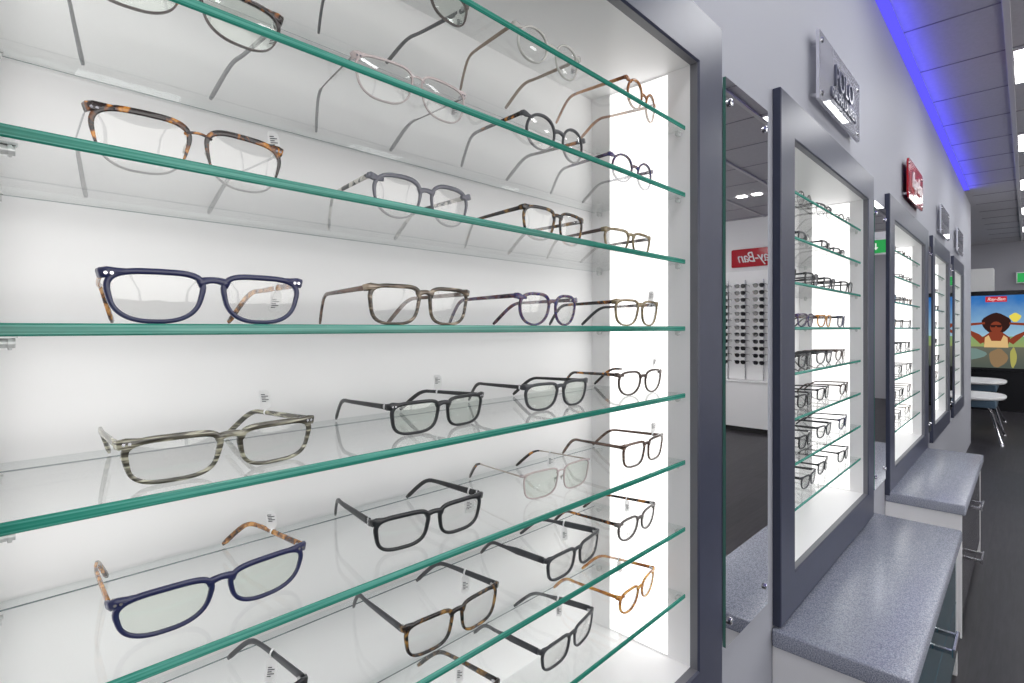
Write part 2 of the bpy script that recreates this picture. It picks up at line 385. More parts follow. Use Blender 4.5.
def glass_shelf(ci,k):
    o0,o1,i0,i1 = CABS[ci]; a,b = i0+.0018, i1-.0045; z = shelf_z(k)
    bm = bmesh.new(); add_box(bm, (a-b)/2,(b-a)/2, 0,.192, -.008,0)
    bmesh.ops.recalc_face_normals(bm, faces=bm.faces)
    for f in bm.faces: f.material_index = 0 if abs(f.normal.z) > .5 else 1
    for f in bm.faces:
        if f.material_index == 1 and (abs(f.normal.x) > .5 or f.calc_center_median().y > .1): f.material_index = 2
    # polished arrises: bright along the front, a thin dark line along the back
    for yy, off, mi in ((0,.0011,1),(.192,.0009,3)):
        es = [e for e in bm.edges if all(abs(v.co.y-yy) < 1e-5 and (mi == 1 or v.co.z < -.004) for v in e.verts) and abs(e.verts[0].co.z-e.verts[1].co.z) < 1e-6]
        r = bmesh.ops.bevel(bm, geom=es, offset=off, segments=1, affect='EDGES')
        for f in r['faces']: f.material_index = mi
    o = obj('glass_shelf', bm, [M['shelf'],M['shelf_edge'],M['shelf_back'],M['shelf_line']]); o.location = ((a+b)/2,.43,z)
    if k == 4 and ci == 0: lab = 'fourth glass shelf of the nearest cabinet, seen exactly edge on at eye level'
    elif k in (1,8): lab = '%s green-edged glass shelf in the %s display cabinet' % (shelf_name(k), CN[ci])
    else: lab = '%s glass shelf from the top in the %s display cabinet' % (shelf_name(k), CN[ci])
    tag(o, lab, 'shelf', 'glass shelves of the %s cabinet' % CN[ci])
for ci in range(5):
    cabinet(ci)
    for k in range(1,9): glass_shelf(ci,k)

# ------------------------------------------------------------------ spectacles
def outline(n, a, b, flare, drop, cx, cz, N_=48, nb=None):
    """one lens opening: superellipse with flared top"""
    P = []
    for i in range(N_):
        th = 2*PI*i/N_; c, s = math.cos(th), math.sin(th)
        m = n if s > 0 or nb is None else nb
        X = math.copysign(abs(c)**(2/m), c)*a; Z = math.copysign(abs(s)**(2/m), s)*b
        X *= 1+flare*Z/b
        X2 = X; Z2 = Z - drop*b*(max(0, X/a))**2*(1 if Z > 0 else .3)
        P.append((cx+X2, cz+Z2))
    return P
def yoff(x, z): return -.10*z + .006*(x/.07)**2
def ring(bm, P, wt, wb, t, mir, mi=0, mi2=None, H=.04):
    n = len(P); secs = []
    area = sum(P[i][0]*P[(i+1)%n][1]-P[(i+1)%n][0]*P[i][1] for i in range(n)); sg = 1 if area > 0 else -1
    for i in range(n):
        p, q = P[i-1], P[(i+1)%n]; dx, dz = q[0]-p[0], q[1]-p[1]; l = math.hypot(dx,dz) or 1
        nx, nz = sg*dz/l, -sg*dx/l
        f = (P[i][1]/H); w = wb+(wt-wb)*max(0,min(1,(f-.35)/.5))
        X, Z = P[i]; sec = []
        for (u, v) in ((0,-.35),(.18,-.5),(.82,-.5),(1,-.3),(1,.3),(.82,.5),(.18,.5),(0,.35)):
            x = X+nx*w*u; z = Z+nz*w*u
            sec.append(bm.verts.new((mir*x, yoff(x,z)+v*t, z)))
        secs.append(sec)
    for i in range(n):
        a, b = secs[i], secs[(i+1)%n]
        m_ = mi if (mi2 is None or P[i][1] > .33*H) else mi2
        for k in range(8):
            f = bm.faces.new((a[k],a[(k+1)%8],b[(k+1)%8],b[k])); f.smooth = True; f.material_index = m_
def lens_mesh(P, mir, t=.0012):
    bm = bmesh.new(); n = len(P); cx = sum(p[0] for p in P)/n; cz = sum(p[1] for p in P)/n
    for side in (-1,1):
        prev = None
        c = bm.verts.new((mir*cx, yoff(cx,cz)-.0012+side*t/2, cz))
        for r in (.35,.7,1.01):
            cur = [bm.verts.new((mir*(cx+(x-cx)*r), yoff(cx+(x-cx)*r,cz+(z-cz)*r)-.0012*(1-r*r)+side*t/2, cz+(z-cz)*r)) for x,z in P]
            for i in range(n):
                j = (i+1)%n
                if prev is None: bm.faces.new((c,cur[i],cur[j]))
                else: bm.faces.new((prev[i],cur[i],cur[j],prev[j]))
            prev = cur
    for f in bm.faces: f.smooth = True
    return bm
def spectacles(name, label, x, y, rz, z, W, H, hx, shape='rect', front='black', temple='black', kind='acetate', wt=.0036, wb=.0022,
               lens='lens', bottom=None, tagpos=None, tip=None, rivet=False, ring_=False, group=None, low=False, splay=0., cat='glasses', N_=48):
    SH = {'rect':(4.6,3.1,.085,.03),'soft':(3.9,2.55,.12,.05),'square':(4.2,3.0,.05,.0),'round':(2.15,2.08,.03,.0),'panto':(2.9,2.2,.11,.02),'slim':(3.0,2.4,.05,.05)}[shape]
    wt *= 1.25; wb *= 1.32
    t = thing(name, label, cat, (x,y,z), rz, group)
    gap = {'round':.0170,'panto':.0135}.get(shape,.0125); xo = W/2-{'round':.0065,'panto':.0048}.get(shape,.0035)
    hx = (xo+gap/2)/2; a = (xo-gap/2)/2-(wt+wb)/2
    if shape in ('round',): a = min(a, (H-wt-wb)/2*1.26)
    b = (H-wt-wb)/2; cz = wb+b
    n, nb, fl, dr = SH
    P = outline(n, a, b, fl, dr, hx, cz, N_, nb)
    th = .0034 if kind != 'thin' else .0018
    bm = bmesh.new()
    for mir in (-1,1):
        ring(bm, P, wt, wb, th, mir, 0, 1 if bottom else None, H)
        # end piece, sweeping out and back to the hinge
        ex = W/2; ez = H*.875; eh = .0085 if kind != 'thin' or rivet else .0030
        xs0 = hx+a*(.62 if n > 3 else .70)
        zs0 = cz + b*.97+wt*.45 if n > 3 else cz+b*.78
        pts = []
        for q in (0,.35,.7,.93,1.0):
            xx = xs0+(ex-xs0)*q; zz = zs0+(ez-zs0)*q*q
            pts.append((mir*xx, yoff(xx,zz)+(.0045 if q == 1. else 0), zz))
        sweep(bm, pts, [(th,wt*.9),(th,wt*1.1),(th,eh*.92),(th*.95,eh*.9),(th*.8,eh*.8)], 8, 0, side=(0,1,0))
    # bridge
    bz = {'round':.64,'panto':.70}.get(shape,.77)*H; xin = hx-a*(.99 if n > 3 else 1.)-.0006
    pts = []; secs = []
    for i in range(9):
        q = -1+2*i/8; xx = q*(xin+.0012); zz = bz+.0028*(1-q*q)
        pts.append((xx, yoff(xx,zz)-.0002, zz)); secs.append((th*.95, (.0050 if kind != 'thin' else .0022)*(1+.55*q*q if kind != 'thin' else 1)))
    sweep(bm, pts, secs, 8, 0, side=(0,1,0))
    ft = obj('front_frame', bm, [M[front], M[bottom or front]], t)
    for mir in (-1,1):
        # nose pads moulded on the inside of the rims
        bm = bmesh.new()
        if kind == 'thin': sweep(bm, [(mir*(xin-wb-.0004), yoff(xin,bz)+.001, bz-.006),(mir*(xin-wb+.0004),.0030,bz-.010),(mir*(xin-wb+.0016),.0024,bz-.014)], [(.0018,.002),(.0022,.003),(.0012,.002)], 6, 0)
        if kind == 'thin': obj('nose_pad', bm, M['crystal'], t, True)
        else: bm.free()
        obj('lens', lens_mesh(P, mir), M[lens], t)
        # temple: straight back, then down behind the ear so that the tip rests on the shelf
        x0 = mir*(W/2-.0012); y0 = yoff(W/2, H*.875)+.0050; z0 = H*.875
        ln = .138; zt = .0028
        path = []; sec = []
        prof = {'acetate':[(0,.0056),(.3,.0050),(.6,.0042),(.8,.0048),(1,.0046)],'wide':[(0,.0078),(.3,.0070),(.6,.0052),(.8,.0050),(1,.0048)],
                'sculpt':[(0,.0092),(.36,.0098),(.52,.0052),(.8,.0046),(1,.0046)],'thin':[(0,.0022),(.3,.0018),(.6,.0015),(.8,.0042),(1,.0044)]}[kind]
        def hh(q):
            for (q0,h0),(q1,h1) in zip(prof,prof[1:]):
                if q <= q1: return h0+(h1-h0)*(q-q0)/(q1-q0)
            return prof[-1][1]
        qs = [0,.08,.2,.3,.36,.44,.52,.6,.66,.69,.72,.75,.78,.81,.85,.89,.93,.965,1.]
        for q in qs:
            yy = y0+ln*q if q < .75 else y0+ln*(.75+(q-.75)*.84)
            if q <= .66: zz = z0-.002*(q/.66)
            else:
                r = (q-.66)/.34; zz = (z0-.002)-(z0-.002-zt)*(1.25*r**1.7-.25*r**3.4)
            xx = x0-mir*.009*q-mir*(.011+splay*.5)*max(0,(q-.55)/.45)**1.5
            path.append((xx,yy,zz)); h_ = hh(q); w_ = .0026 if kind != 'thin' else (.0012 if q < .66 else .0028)
            w_ *= 1+.25*max(0,(q-.6)/.4); h_ *= 1+.12*max(0,(q-.6)/.4)
            if q == 1.: h_ *= .72; w_ *= .8
            sec.append((w_,h_))
        if kind == 'thin':
            bm = bmesh.new(); sweep(bm, path[:9], sec[:9], 8, 0); tp = obj('temple', bm, M[temple], t)
            bm = bmesh.new(); sweep(bm, path[8:], sec[8:], 8, 0); obj('temple_tip', bm, M[tip or 'tipgrey'], tp)
        elif tip:
            bm = bmesh.new(); sweep(bm, path[:8], sec[:8], 8, 0); tp = obj('temple', bm, M[temple], t)
            bm = bmesh.new(); sweep(bm, path[7:], sec[7:], 8, 0); obj('temple_tip', bm, M[tip], tp)
        else:
            bm = bmesh.new(); sweep(bm, path, sec, 8, 0); tp = obj('temple', bm, M[temple], t)
        bm = bmesh.new(); add_box(bm, x0-mir*.0034-.0012, x0-mir*.0034+.0012, y0-.004, y0+.003, z0-.0018, z0+.0018, .0004, seg=1); obj('hinge', bm, M['metal'], t)
        if ring_:
            bm = bmesh.new(); sweep(bm, [(x0,y0+.001,z0),(x0-mir*.0001,y0+.0045,z0)], [(.0032,hh(0)+.0008)]*2, 8, 0); obj('hinge_cover', bm, M['metal'], t)
        if rivet:
            for dx in (0,.0034):
                xx = W/2-.0035-dx; zz = z0+.0003; bm = bmesh.new()
                add_cyl(bm, (mir*xx, yoff(xx,zz)-th*.5-.0006, zz), (mir*xx, yoff(xx,zz)-th*.4, zz), .0011, .0011, 10); obj('rivet', bm, M['chrome'], t, True)
        if tagpos and mir == 1:
            q, up = tagpos
            yy = y0+ln*q; xx = x0-.009*q; zz = z0-.002*q
            bm = bmesh.new(); h2 = hh(q)/2+.0010; lp = []
            for i in range(13):
                an = 2*PI*i/12; lp.append((xx+.0028*math.cos(an), yy+.0006*math.sin(an*2), zz+h2*math.sin(an)))
            sweep(bm, lp, (.0030,.0005), 6, 0, side=(0,1,0))
            tg = obj('price_tag', bm, M['paper'], t)
            bm = bmesh.new(); s = 1 if up else -1; v = []
            for i in range(8):
                r = i/7; w = .0016 if i == 0 else (.0034 if i < 7 else .0022)
                px = xx-.0015-.004*r*r; py = yy-.004*r; pz = zz+s*(h2-.0005+.0195*r)
                pz = max(pz, .001); w *= 1.15
                v.append((bm.verts.new((px-w,py+w*.8,pz)), bm.verts.new((px+w,py-w*.8,pz))))
            for p_, q_ in zip(v,v[1:]): bm.faces.new((p_[0],p_[1],q_[1],q_[0]))
            bmesh.ops.solidify(bm, geom=bm.faces[:], thickness=.0003)
            obj('label_strip', bm, M['paper'], tg)
            bm = bmesh.new()
            for i in range(5):
                r = .42+.09*i; px = xx-.0015-.004*r*r; py = yy-.004*r; pz = max(zz+s*(h2-.0005+.0195*r), .001); e_ = .0024 if i%2 else .0014
                sweep(bm, [(px-.0024,py+.0019-.0002,pz),(px-.0024+2*e_,py+.0019-.0002-1.6*e_,pz)], (.0012,.0007), 6, 0)
            obj('printed_marks', bm, M['ink'], tg)
    return t

A = lambda k: shelf_z(k)
SPEC = [
 # name, shelf, x, y, rz, W, H, hx, label, options
 (1,.130,.476,.0,.140,.041,.035,'dark glasses at the far left of the topmost shelf, only a temple tip showing',dict(shape='soft',front='brown',temple='charcoal')),
 (1,.355,.479,.05,.140,.037,.033,'thin dark glasses at the top edge with thick charcoal temples and white tag',dict(shape='soft',front='brown',temple='charcoal',wt=.002,wb=.0014,tagpos=(.06,False),lens='lens_g')),
 (1,.5626,.4723,-.028,.136,.0455,.036,'clear round glasses with brown temples on the topmost shelf',dict(shape='round',front='crystal',temple='tipbrown',wt=.0020,wb=.0016,tagpos=(.05,False))),
 (1,.7879,.4611,.17,.1345,.0454,.035,'amber brown round glasses at the right end of the topmost shelf',dict(shape='round',front='amber',temple='amber',wt=.0034,wb=.0016)),
 (2,.1249,.4757,-.021,.1466,.0413,.0344,'thin rimmed tortoiseshell glasses cut off by the top left picture edge',dict(shape='soft',front='tort',temple='tipgrey',wt=.0032,wb=.0011,bottom='brown',tagpos=(.05,False),lens='lens_g')),
 (2,.3454,.4823,-.041,.1448,.0438,.0320,'clear pink thin rimmed rectangular glasses on the second shelf',dict(shape='soft',front='clear',temple='gun',kind='thin',wt=.0020,wb=.0014,rivet=True,tagpos=(.10,False))),
 (2,.5711,.4668,.0485,.1421,.0464,.036,'round black glasses with tortoiseshell temples on the second shelf',dict(shape='round',front='charcoal',temple='tort',wt=.0030,wb=.0016,bottom='tipgrey',tip='tipgrey')),
 (2,.7799,.4733,.014,.1378,.0449,.035,'round purple glasses at the right end of the second shelf',dict(shape='round',front='multi',temple='multi',wt=.0026,wb=.0016,tip='tipgrey')),
 (3,.1343,.4934,.0217,.1455,.0480,.0372,'tortoiseshell browline glasses with thin metal temples on the third shelf',dict(shape='soft',front='tort',temple='metal',kind='thin',wt=.0036,wb=.0012,bottom='gun',rivet=True,tagpos=(.05,True))),
 (3,.3659,.4939,-.0224,.138,.0475,.0375,'smoky grey panto glasses with black and white marbled temples',dict(shape='panto',front='greyf',temple='marble',wt=.0036,wb=.0014)),
 (3,.5844,.481,.0131,.1376,.0465,.0356,'dark brown and yellow tortoiseshell glasses on the third shelf',dict(shape='soft',front='tort_dark',temple='tort_dark',wt=.0032,wb=.0018,bottom='tort')),
 (3,.7586,.4681,-.0304,.1353,.0383,.0365,'olive brown rectangular glasses at the right end of the third shelf',dict(shape='soft',front='olive',temple='brown',wt=.0032,wb=.0016)),
 (4,.1321,.4461,-.0571,.1372,.0393,.0364,'navy blue rectangular glasses with tortoiseshell temples on the eye level shelf',dict(shape='soft',front='navy',temple='tort_light',rivet=True,tagpos=(.30,False),wt=.0034,wb=.0024)),
 (4,.3463,.4701,.0138,.1365,.0425,.0345,'brown horn striped rectangular glasses on the eye level shelf',dict(shape='rect',front='hornb',temple='brhorn',wt=.0034,wb=.0022)),
 (4,.5375,.4507,.10,.138,.0421,.033,'round purple and blue mottled glasses on the eye level shelf',dict(shape='panto',front='multi',temple='multi2',wt=.0030,wb=.0020)),
 (4,.7366,.4381,.0369,.1367,.0409,.0355,'olive tan glasses with black tipped tortoiseshell temples on the eye level shelf',dict(shape='soft',front='olive',temple='tort',tip='charcoal',wt=.0028,wb=.0018,tagpos=(.05,True))),
 (5,.1468,.4554,.042,.1452,.0364,.0372,'olive and clear horn rectangular glasses with white tag on the fifth shelf',dict(shape='rect',front='horn',temple='horn',rivet=True,tagpos=(.55,True),wt=.0040,wb=.0022,splay=.004)),
 (5,.374,.4732,.0483,.1387,.0365,.0365,'black rectangular glasses with silver hinge and standing tag on the fifth shelf',dict(shape='rect',front='black',temple='black',ring_=True,rivet=True,tagpos=(.52,True),wt=.0030,wb=.0022,lens='lens_g')),
 (5,.5901,.4794,-.0146,.1398,.0391,.0335,'matt black square glasses, third from the left on the fifth shelf',dict(shape='soft',front='charcoal',temple='black',ring_=True,wt=.0032,wb=.0024,lens='lens_g')),
 (5,.8165,.4797,-.0453,.1383,.042,.0355,'dark brown round glasses with tortoiseshell temples on the fifth shelf',dict(shape='panto',front='brown',temple='tort',wt=.0028,wb=.0020,tagpos=(.06,True))),
 (6,.1445,.4688,.0214,.1455,.0369,.0349,'large navy blue glasses with tortoiseshell temples at the lower left',dict(shape='soft',front='navy',temple='tort_light',tagpos=(.38,True),wt=.0036,wb=.0024,rivet=True,lens='lens_g',splay=.004)),
 (6,.3557,.4652,-.0776,.1417,.0389,.0375,'shiny black rectangular glasses with silver temple plaque on the sixth shelf',dict(shape='rect',front='black',temple='black',ring_=True,tagpos=(.12,False),wt=.0038,wb=.0026,kind='wide')),
 (6,.5824,.472,-.0514,.1407,.0393,.0349,'clear thin square glasses with gold wire temples on the sixth shelf',dict(shape='rect',front='clear',temple='gold',kind='thin',tip='tort',wt=.0018,wb=.0015,lens='lens_g',tagpos=(.50,False))),
 (6,.8108,.47,.0162,.1385,.0426,.0356,'brown rectangular glasses at the right end of the sixth shelf',dict(shape='rect',front='brhorn',temple='brhorn',wt=.0032,wb=.0020,tagpos=(.10,True))),
 (7,.143,.460,.0,.142,.038,.036,'black glasses cut off by the bottom edge at the lower left',dict(shape='rect',front='black',temple='charcoal',kind='wide',tagpos=(.42,False))),
 (7,.3833,.4601,-.003,.1371,.0418,.0355,'dark tortoiseshell square glasses with wide black temples on the seventh shelf',dict(shape='rect',front='tort_dark',temple='charcoal',kind='wide',wt=.0034,wb=.0022,tagpos=(.36,False))),
 (7,.6144,.4679,.0871,.1398,.0388,.036,'matt black glasses with stepped wide temples on the seventh shelf',dict(shape='rect',front='charcoal',temple='charcoal',kind='sculpt',wt=.0036,wb=.0026,tagpos=(.40,False))),
 (7,.7936,.4724,.0675,.1378,.0387,.0350,'grey brown round glasses with tortoiseshell temples on the seventh shelf',dict(shape='panto',front='taupe',temple='tort',wt=.0028,wb=.0020,tagpos=(.35,False))),
 (8,.385,.460,.0,.139,.039,.036,'dark glasses on the lowest shelf at the bottom edge, mostly cut off',dict(shape='rect',front='tort_dark',temple='tort_dark',kind='wide',tagpos=(.45,False))),
 (8,.6029,.4687,.1037,.1406,.0381,.0365,'matt grey black glasses with stepped temples on the lowest shelf',dict(shape='rect',front='charcoal',temple='charcoal',kind='sculpt',wt=.0034,wb=.0024,tagpos=(.40,False))),
 (8,.793,.4715,.0947,.1378,.0407,.0355,'honey orange glasses at the right end of the lowest shelf',dict(shape='panto',front='honey',temple='honey',wt=.0030,wb=.0022,tagpos=(.45,False))),
]
for (k,x,y,rz,W,H,hx,lab,op) in SPEC:
    spectacles('glasses', lab, x, y, rz, A(k), W, H, hx, group='glasses in the nearest cabinet', **op)

# second cabinet: fewer facets, same make-up; one of each kind, then copies
protos = []
for (sh,fr,te,kd) in (('rect','black','black','acetate'),('soft','charcoal','black','wide'),('soft','tort_dark','tort','acetate'),('panto','brown','brown','acetate'),
                      ('round','gun','gun','thin'),('rect','navy','charcoal','acetate'),('soft','multi','multi2','acetate'),('soft','honey','tort','acetate')):
    protos.append((sh,fr,te,kd))
KINDN = ['black rectangular','matt black','dark tortoiseshell','brown round','thin metal round','navy blue','purple and blue','honey coloured']
made = {}
def far_glasses(ci, k, j, x, y, rz, kd, cnt):
    pos = ['first','second','third','fourth','fifth'][j]
    lab = '%s glasses, %s from left, %s shelf of the %s cabinet' % (KINDN[kd], pos, shelf_name(k), CN[ci])
    grp = 'glasses in the %s cabinet' % CN[ci]
    if kd in made: return copy_thing(made[kd], (x,y,A(k)), rz, lab, grp)
    sh,fr,te,kn = protos[kd]
    made[kd] = spectacles('glasses', lab, x, y, rz, A(k), .139, .040, .0352, shape=sh, front=fr, temple=te, kind=kn, group=grp, N_=24)
    return made[kd]
seq2 = {1:[4,4,1,4],2:[4,1,0,1],3:[0,0,1,0],4:[1,6,7,5],5:[0,0,1,3],6:[1,0,0,3],7:[2,0,1,5],8:[0,1,0,0]}
i0,i1 = CABS[1][2], CABS[1][3]
for k in range(1,9):
    for j in range(4):
        x = i0+.10+.212*j+random.uniform(-.012,.012); y = .468+random.uniform(-.008,.008)
        if k == 3: y -= .01
        far_glasses(1,k,j,x,y,random.uniform(-.08,.08),seq2[k][j],4)

# third and fourth cabinets: whole spectacles as single small meshes
def tiny_specs():
    bm = bmesh.new(); W,H,hx = .139,.04,.0352
    P = outline(3.0,.0235,.0175,.05,.02,hx,.0195,16)
    for mir in (-1,1):
        ring(bm,P,.0032,.0022,.003,mir,0,None,H)
        sweep(bm,[(mir*.056,0,.034),(mir*.0690,.004,.0346)],(.003,.005),6,0,side=(0,1,0))
        sweep(bm,[(mir*.0688,.004,.0345),(mir*.067,.095,.033),(mir*.062,.122,.016),(mir*.058,.134,.003)],[(.0026,.005),(.0026,.0045),(.0026,.0045),(.0026,.0042)],6,0)
        vs = [bm.verts.new((mir*x,yoff(x,z),z)) for x,z in P]; f = bm.faces.new(vs); f.material_index = 1
    sweep(bm,[(-.011,-.003,.028),(0,-.003,.030),(.011,-.003,.028)],(.003,.005),6,0,side=(0,1,0))
    me = bpy.data.meshes.new('glasses'); bm.to_mesh(me); bm.free(); return me
base = tiny_specs(); tm = []
for fr in ('black','charcoal','tort_dark','brown','gun','navy'):
    me = base.copy(); me.materials.append(M[fr]); me.materials.append(M['lens']); tm.append(me)
TN = ['black','matt black','dark tortoiseshell','brown','thin metal','navy blue']
for ci, ks, js in ((2,range(1,9),4),(3,(2,3,4,5,6,7),3)):
    i0,i1 = CABS[ci][2], CABS[ci][3]; st = (i1-i0-.18)/(js-1)
    for k in ks:
        for j in range(js):
            kd = random.choice([0,0,1,2,3,4] if ci == 2 else [0,1,3])
            o = bpy.data.objects.new('glasses', tm[kd]); C.objects.link(o)
            o.location = (i0+.09+st*j+random.uniform(-.015,.015), .470+random.uniform(-.01,.006), A(k)); o.rotation_euler = (0,0,random.uniform(-.08,.08))
            tag(o, 'tiny %s glasses, %s from left, %s shelf of the %s cabinet' % (TN[kd],['first','second','third','fourth'][j],shelf_name(k),CN[ci]),'glasses','glasses in the %s cabinet' % CN[ci])

# ------------------------------------------------------------------ mirrors on stand-offs
def mirror(x0,x1,lab):
    z0,z1 = EYE-.608, EYE+.478; cx = (x0+x1)/2; w = (x1-x0)/2
    t = thing('wall_mirror', lab, 'mirror', (cx,WY,z0), 0, 'tall frameless mirrors between the cabinets')
    bm = bmesh.new(); add_box(bm,-w,w,-.014,-.008,0,z1-z0)
    bmesh.ops.recalc_face_normals(bm, faces=bm.faces)
    for f in bm.faces: f.material_index = 0 if f.normal.y < -.5 else 1
    obj('mirror_glass', bm, [M['mirror'],M['green_edge']], t)
    for sx in (-1,1):
        for z in (.045, z1-z0-.045):
            xx = sx*(w-.018)
            bm = bmesh.new(); add_cyl(bm,(xx,0,z),(xx,-.0145,z),.0045,seg=14); add_cyl(bm,(xx,-.0142,z),(xx,-.0185,z),.0072,.0066,16); add_cyl(bm,(xx,-.0185,z),(xx,-.0195,z),.0066,.0050,16)
            obj('standoff', bm, M['chrome'], t, True)
mirror(1.008,1.235,'tall frameless mirror on steel studs between the nearest and second cabinets')
mirror(2.375,2.590,'narrow mirror strip between the second and third cabinets, reflecting a green sign')
mirror(3.875,3.995,'thin mirror strip between the third and fourth cabinets')
mirror(5.04,5.235,'thin mirror strip between the fourth and farthest cabinets')

# ------------------------------------------------------------------ brand plaques
def text_obj(s, size, depth, mat, parent, name, loc, shear=0., spacing=1., sx=1.):
    cu = bpy.data.curves.new(name,'FONT'); cu.body = s; cu.size = size; cu.extrude = depth/2; cu.align_x = 'CENTER'; cu.align_y = 'CENTER'; cu.shear = shear; cu.space_character = spacing; cu.resolution_u = 3
    o = bpy.data.objects.new(name, cu); C.objects.link(o)
    dg = bpy.context.evaluated_depsgraph_get(); me = bpy.data.meshes.new_from_object(o.evaluated_get(dg))
    bpy.data.objects.remove(o); bpy.data.curves.remove(cu)
    me.name = name; me.materials.clear(); me.materials.append(mat)
    me.transform(Matrix.Translation(loc) @ Matrix.Rotation(PI/2,4,'X') @ Matrix.Diagonal((sx,1,1,1)))
    q = bpy.data.objects.new(name, me); C.objects.link(q); q.parent = parent; return q
def round_plate(w,h,t,r,seg=8):
    bm = bmesh.new(); P = []
    for cx,cz,a0 in ((w-r,h-r,0),(-w+r,h-r,PI/2),(-w+r,-h+r,PI),(w-r,-h+r,1.5*PI)):
        for i in range(seg+1):
            a = a0+PI/2*i/seg; P.append((cx+r*math.cos(a),cz+r*math.sin(a)))
    f = [bm.verts.new((x,-t,z)) for x,z in P]; b = [bm.verts.new((x,0,z)) for x,z in P]
    bm.faces.new(f); bm.faces.new(b[::-1])
    for i in range(len(P)):
        q = bm.faces.new((f[i],f[(i+1)%len(P)],b[(i+1)%len(P)],b[i])); q.material_index = 1
    return bm
def plaque(x0,x1,lab,kind):
    cx = (x0+x1)/2; w = (x1-x0)/2; zc = EYE+.7075; h = .0935
    t = thing('brand_sign', lab, 'sign', (cx,.408,zc), 0, 'acrylic brand plaques above the cabinets')
    fm, em = {'red':(M['red'],M['red'])}.get(kind,(M['acrylic'],M['acrylic_edge']))
    obj('plate', round_plate(w,h,.008,.004 if kind != 'red' else .030), [fm,em], t)
    for sx in (-1,1):
        for sz in (-1,1):
            xx, zz = sx*(w-.025), sz*(h-.022)
            bm = bmesh.new(); add_cyl(bm,(xx,.018,zz),(xx,0,zz),.006,seg=12); add_cyl(bm,(xx,-.008,zz),(xx,-.011,zz),.0075,.006,14); obj('standoff', bm, M['chrome'], t, True)
    if kind == 'polo':
        text_obj('POLO',.088,.006,M['letters'],t,'lettering',(.01,-.013,.012),0,1.05,.90)
        text_obj('RALPH LAUREN',.040,.006,M['letters'],t,'lettering',(.01,-.013,-.045),0,1.05,1.0)
    elif kind == 'red':
        text_obj('Ray-Ban',.115,.005,M['letters_white'],t,'lettering',(0,-.012,0),.35,.9,.92)
plaque(1.592,2.062,'clear acrylic plaque reading POLO RALPH LAUREN above the second cabinet','polo')
plaque(3.07,3.54,'glossy red plaque with slanted white script above the third cabinet','red')
plaque(4.38,4.86,'small clear acrylic plaque above the fourth cabinet','clear')
plaque(5.50,5.98,'farthest clear acrylic plaque above the farthest cabinet','clear')

# ------------------------------------------------------------------ counters with drawers
def counter(x0,x1,z1,yf,lab_top,lab_cab,fm,handles,hx0):
    yc = yf+.012                                      # body front
    bm = bmesh.new(); add_box(bm, x0,x1,yf,WY-.0008,z1-.041,z1,.006,seg=3)
    tag(obj('countertop', bm, M['counter'], None, True), lab_top, 'countertop', 'speckled grey countertops')
    t = thing('drawer_cabinet', lab_cab, 'drawer cabinet', ((x0+x1)/2,yc,0), 0, 'white drawer cabinets under the counters')
    ox, oy = (x0+x1)/2, yc
    def L(bm): bmesh.ops.translate(bm, verts=bm.verts, vec=(-ox,-oy,0)); return bm
    zt = z1-.0415
    for xa in (x0+.006, x1-.022):
        bm = bmesh.new(); add_box(bm, xa,xa+.016,yc,WY-.001,0,zt,.0008); obj('side_panel', L(bm), M['liner'], t)
    bm = bmesh.new(); add_box(bm, x0+.022,x1-.022,yc+.02,WY-.001,.06,zt); obj('carcass', L(bm), M['liner'], t)
    bm = bmesh.new(); add_box(bm, x0+.022,x1-.022,yc+.03,yc+.04,0,.06); obj('plinth', L(bm), M['tv'], t)
    zz = [zt-.004]; n = len(handles)
    hgt = (zt-.064)/n
    for i in range(n):
        a, b = zt-.002-hgt*(i+1)+.002, zt-.002-hgt*i-.002
        bm = bmesh.new(); add_box(bm, x0+.024,x1-.024,yc+.002,yc+.018,a,b,.001); d = obj('drawer', L(bm), fm, t)
        zc = handles[i]; h0,h1 = hx0
        bm = bmesh.new()
        for xx in (h0,h1): add_box(bm, xx-.005,xx+.005,yc-.038,yc+.0025,zc-.006,zc+.006,.0015)
        add_box(bm, h0-.006,h1+.006,yc-.044,yc-.036,zc-.012,zc+.012,.002)
        obj('handle', L(bm), M['metal'], d)
counter(1.2975,2.385,EYE-.694,.162,'speckled grey countertop below the second cabinet, nearest one','white drawer cabinet with dark teal glass drawer fronts under the nearer countertop',M['drawer'],[EYE-.82,EYE-1.0],(1.74,1.84))
counter(2.655,3.785,EYE-.676,.170,'speckled grey countertop below the third cabinet, farther one','white drawer cabinet with dark drawer fronts under the farther countertop',M['drawer2'],[EYE-.776,EYE-1.00],(3.04,3.14))

# ------------------------------------------------------------------ video screen at the far end
tvx = 10.35
t = thing('video_wall', 'large lit advertising screen on a black stand at the far end', 'screen', (tvx,.33,0))
y0,y1,zb,zt = -.65,1.31,EYE-.625,EYE+.535
bm = bmesh.new(); add_box(bm,0,.10,y0-.33,y1-.33,zb,zt,.006); obj('housing', bm, M['tv'], t)
bm = bmesh.new(); add_box(bm,.01,.09,y0-.33,y1-.33,0,zb-.004,.004); obj('stand_panel', bm, M['tv'], t)
Z = lambda v: EYE+v
def sheet(P, mat, name, parent, dx):
    """printed / displayed shape, y measured so that +s is to the right in the picture"""
    bm = bmesh.new(); v = [bm.verts.new((-dx,-s,z)) for s,z in P]; bm.faces.new(v)
    r = bmesh.ops.extrude_face_region(bm, geom=bm.faces[:]); bmesh.ops.translate(bm, verts=[g for g in r['geom'] if isinstance(g,bmesh.types.BMVert)], vec=(.0004,0,0))
    return obj(name, bm, mat, parent)
def rect(s0,s1,z0,z1): return [(s0,z0),(s1,z0),(s1,z1),(s0,z1)]
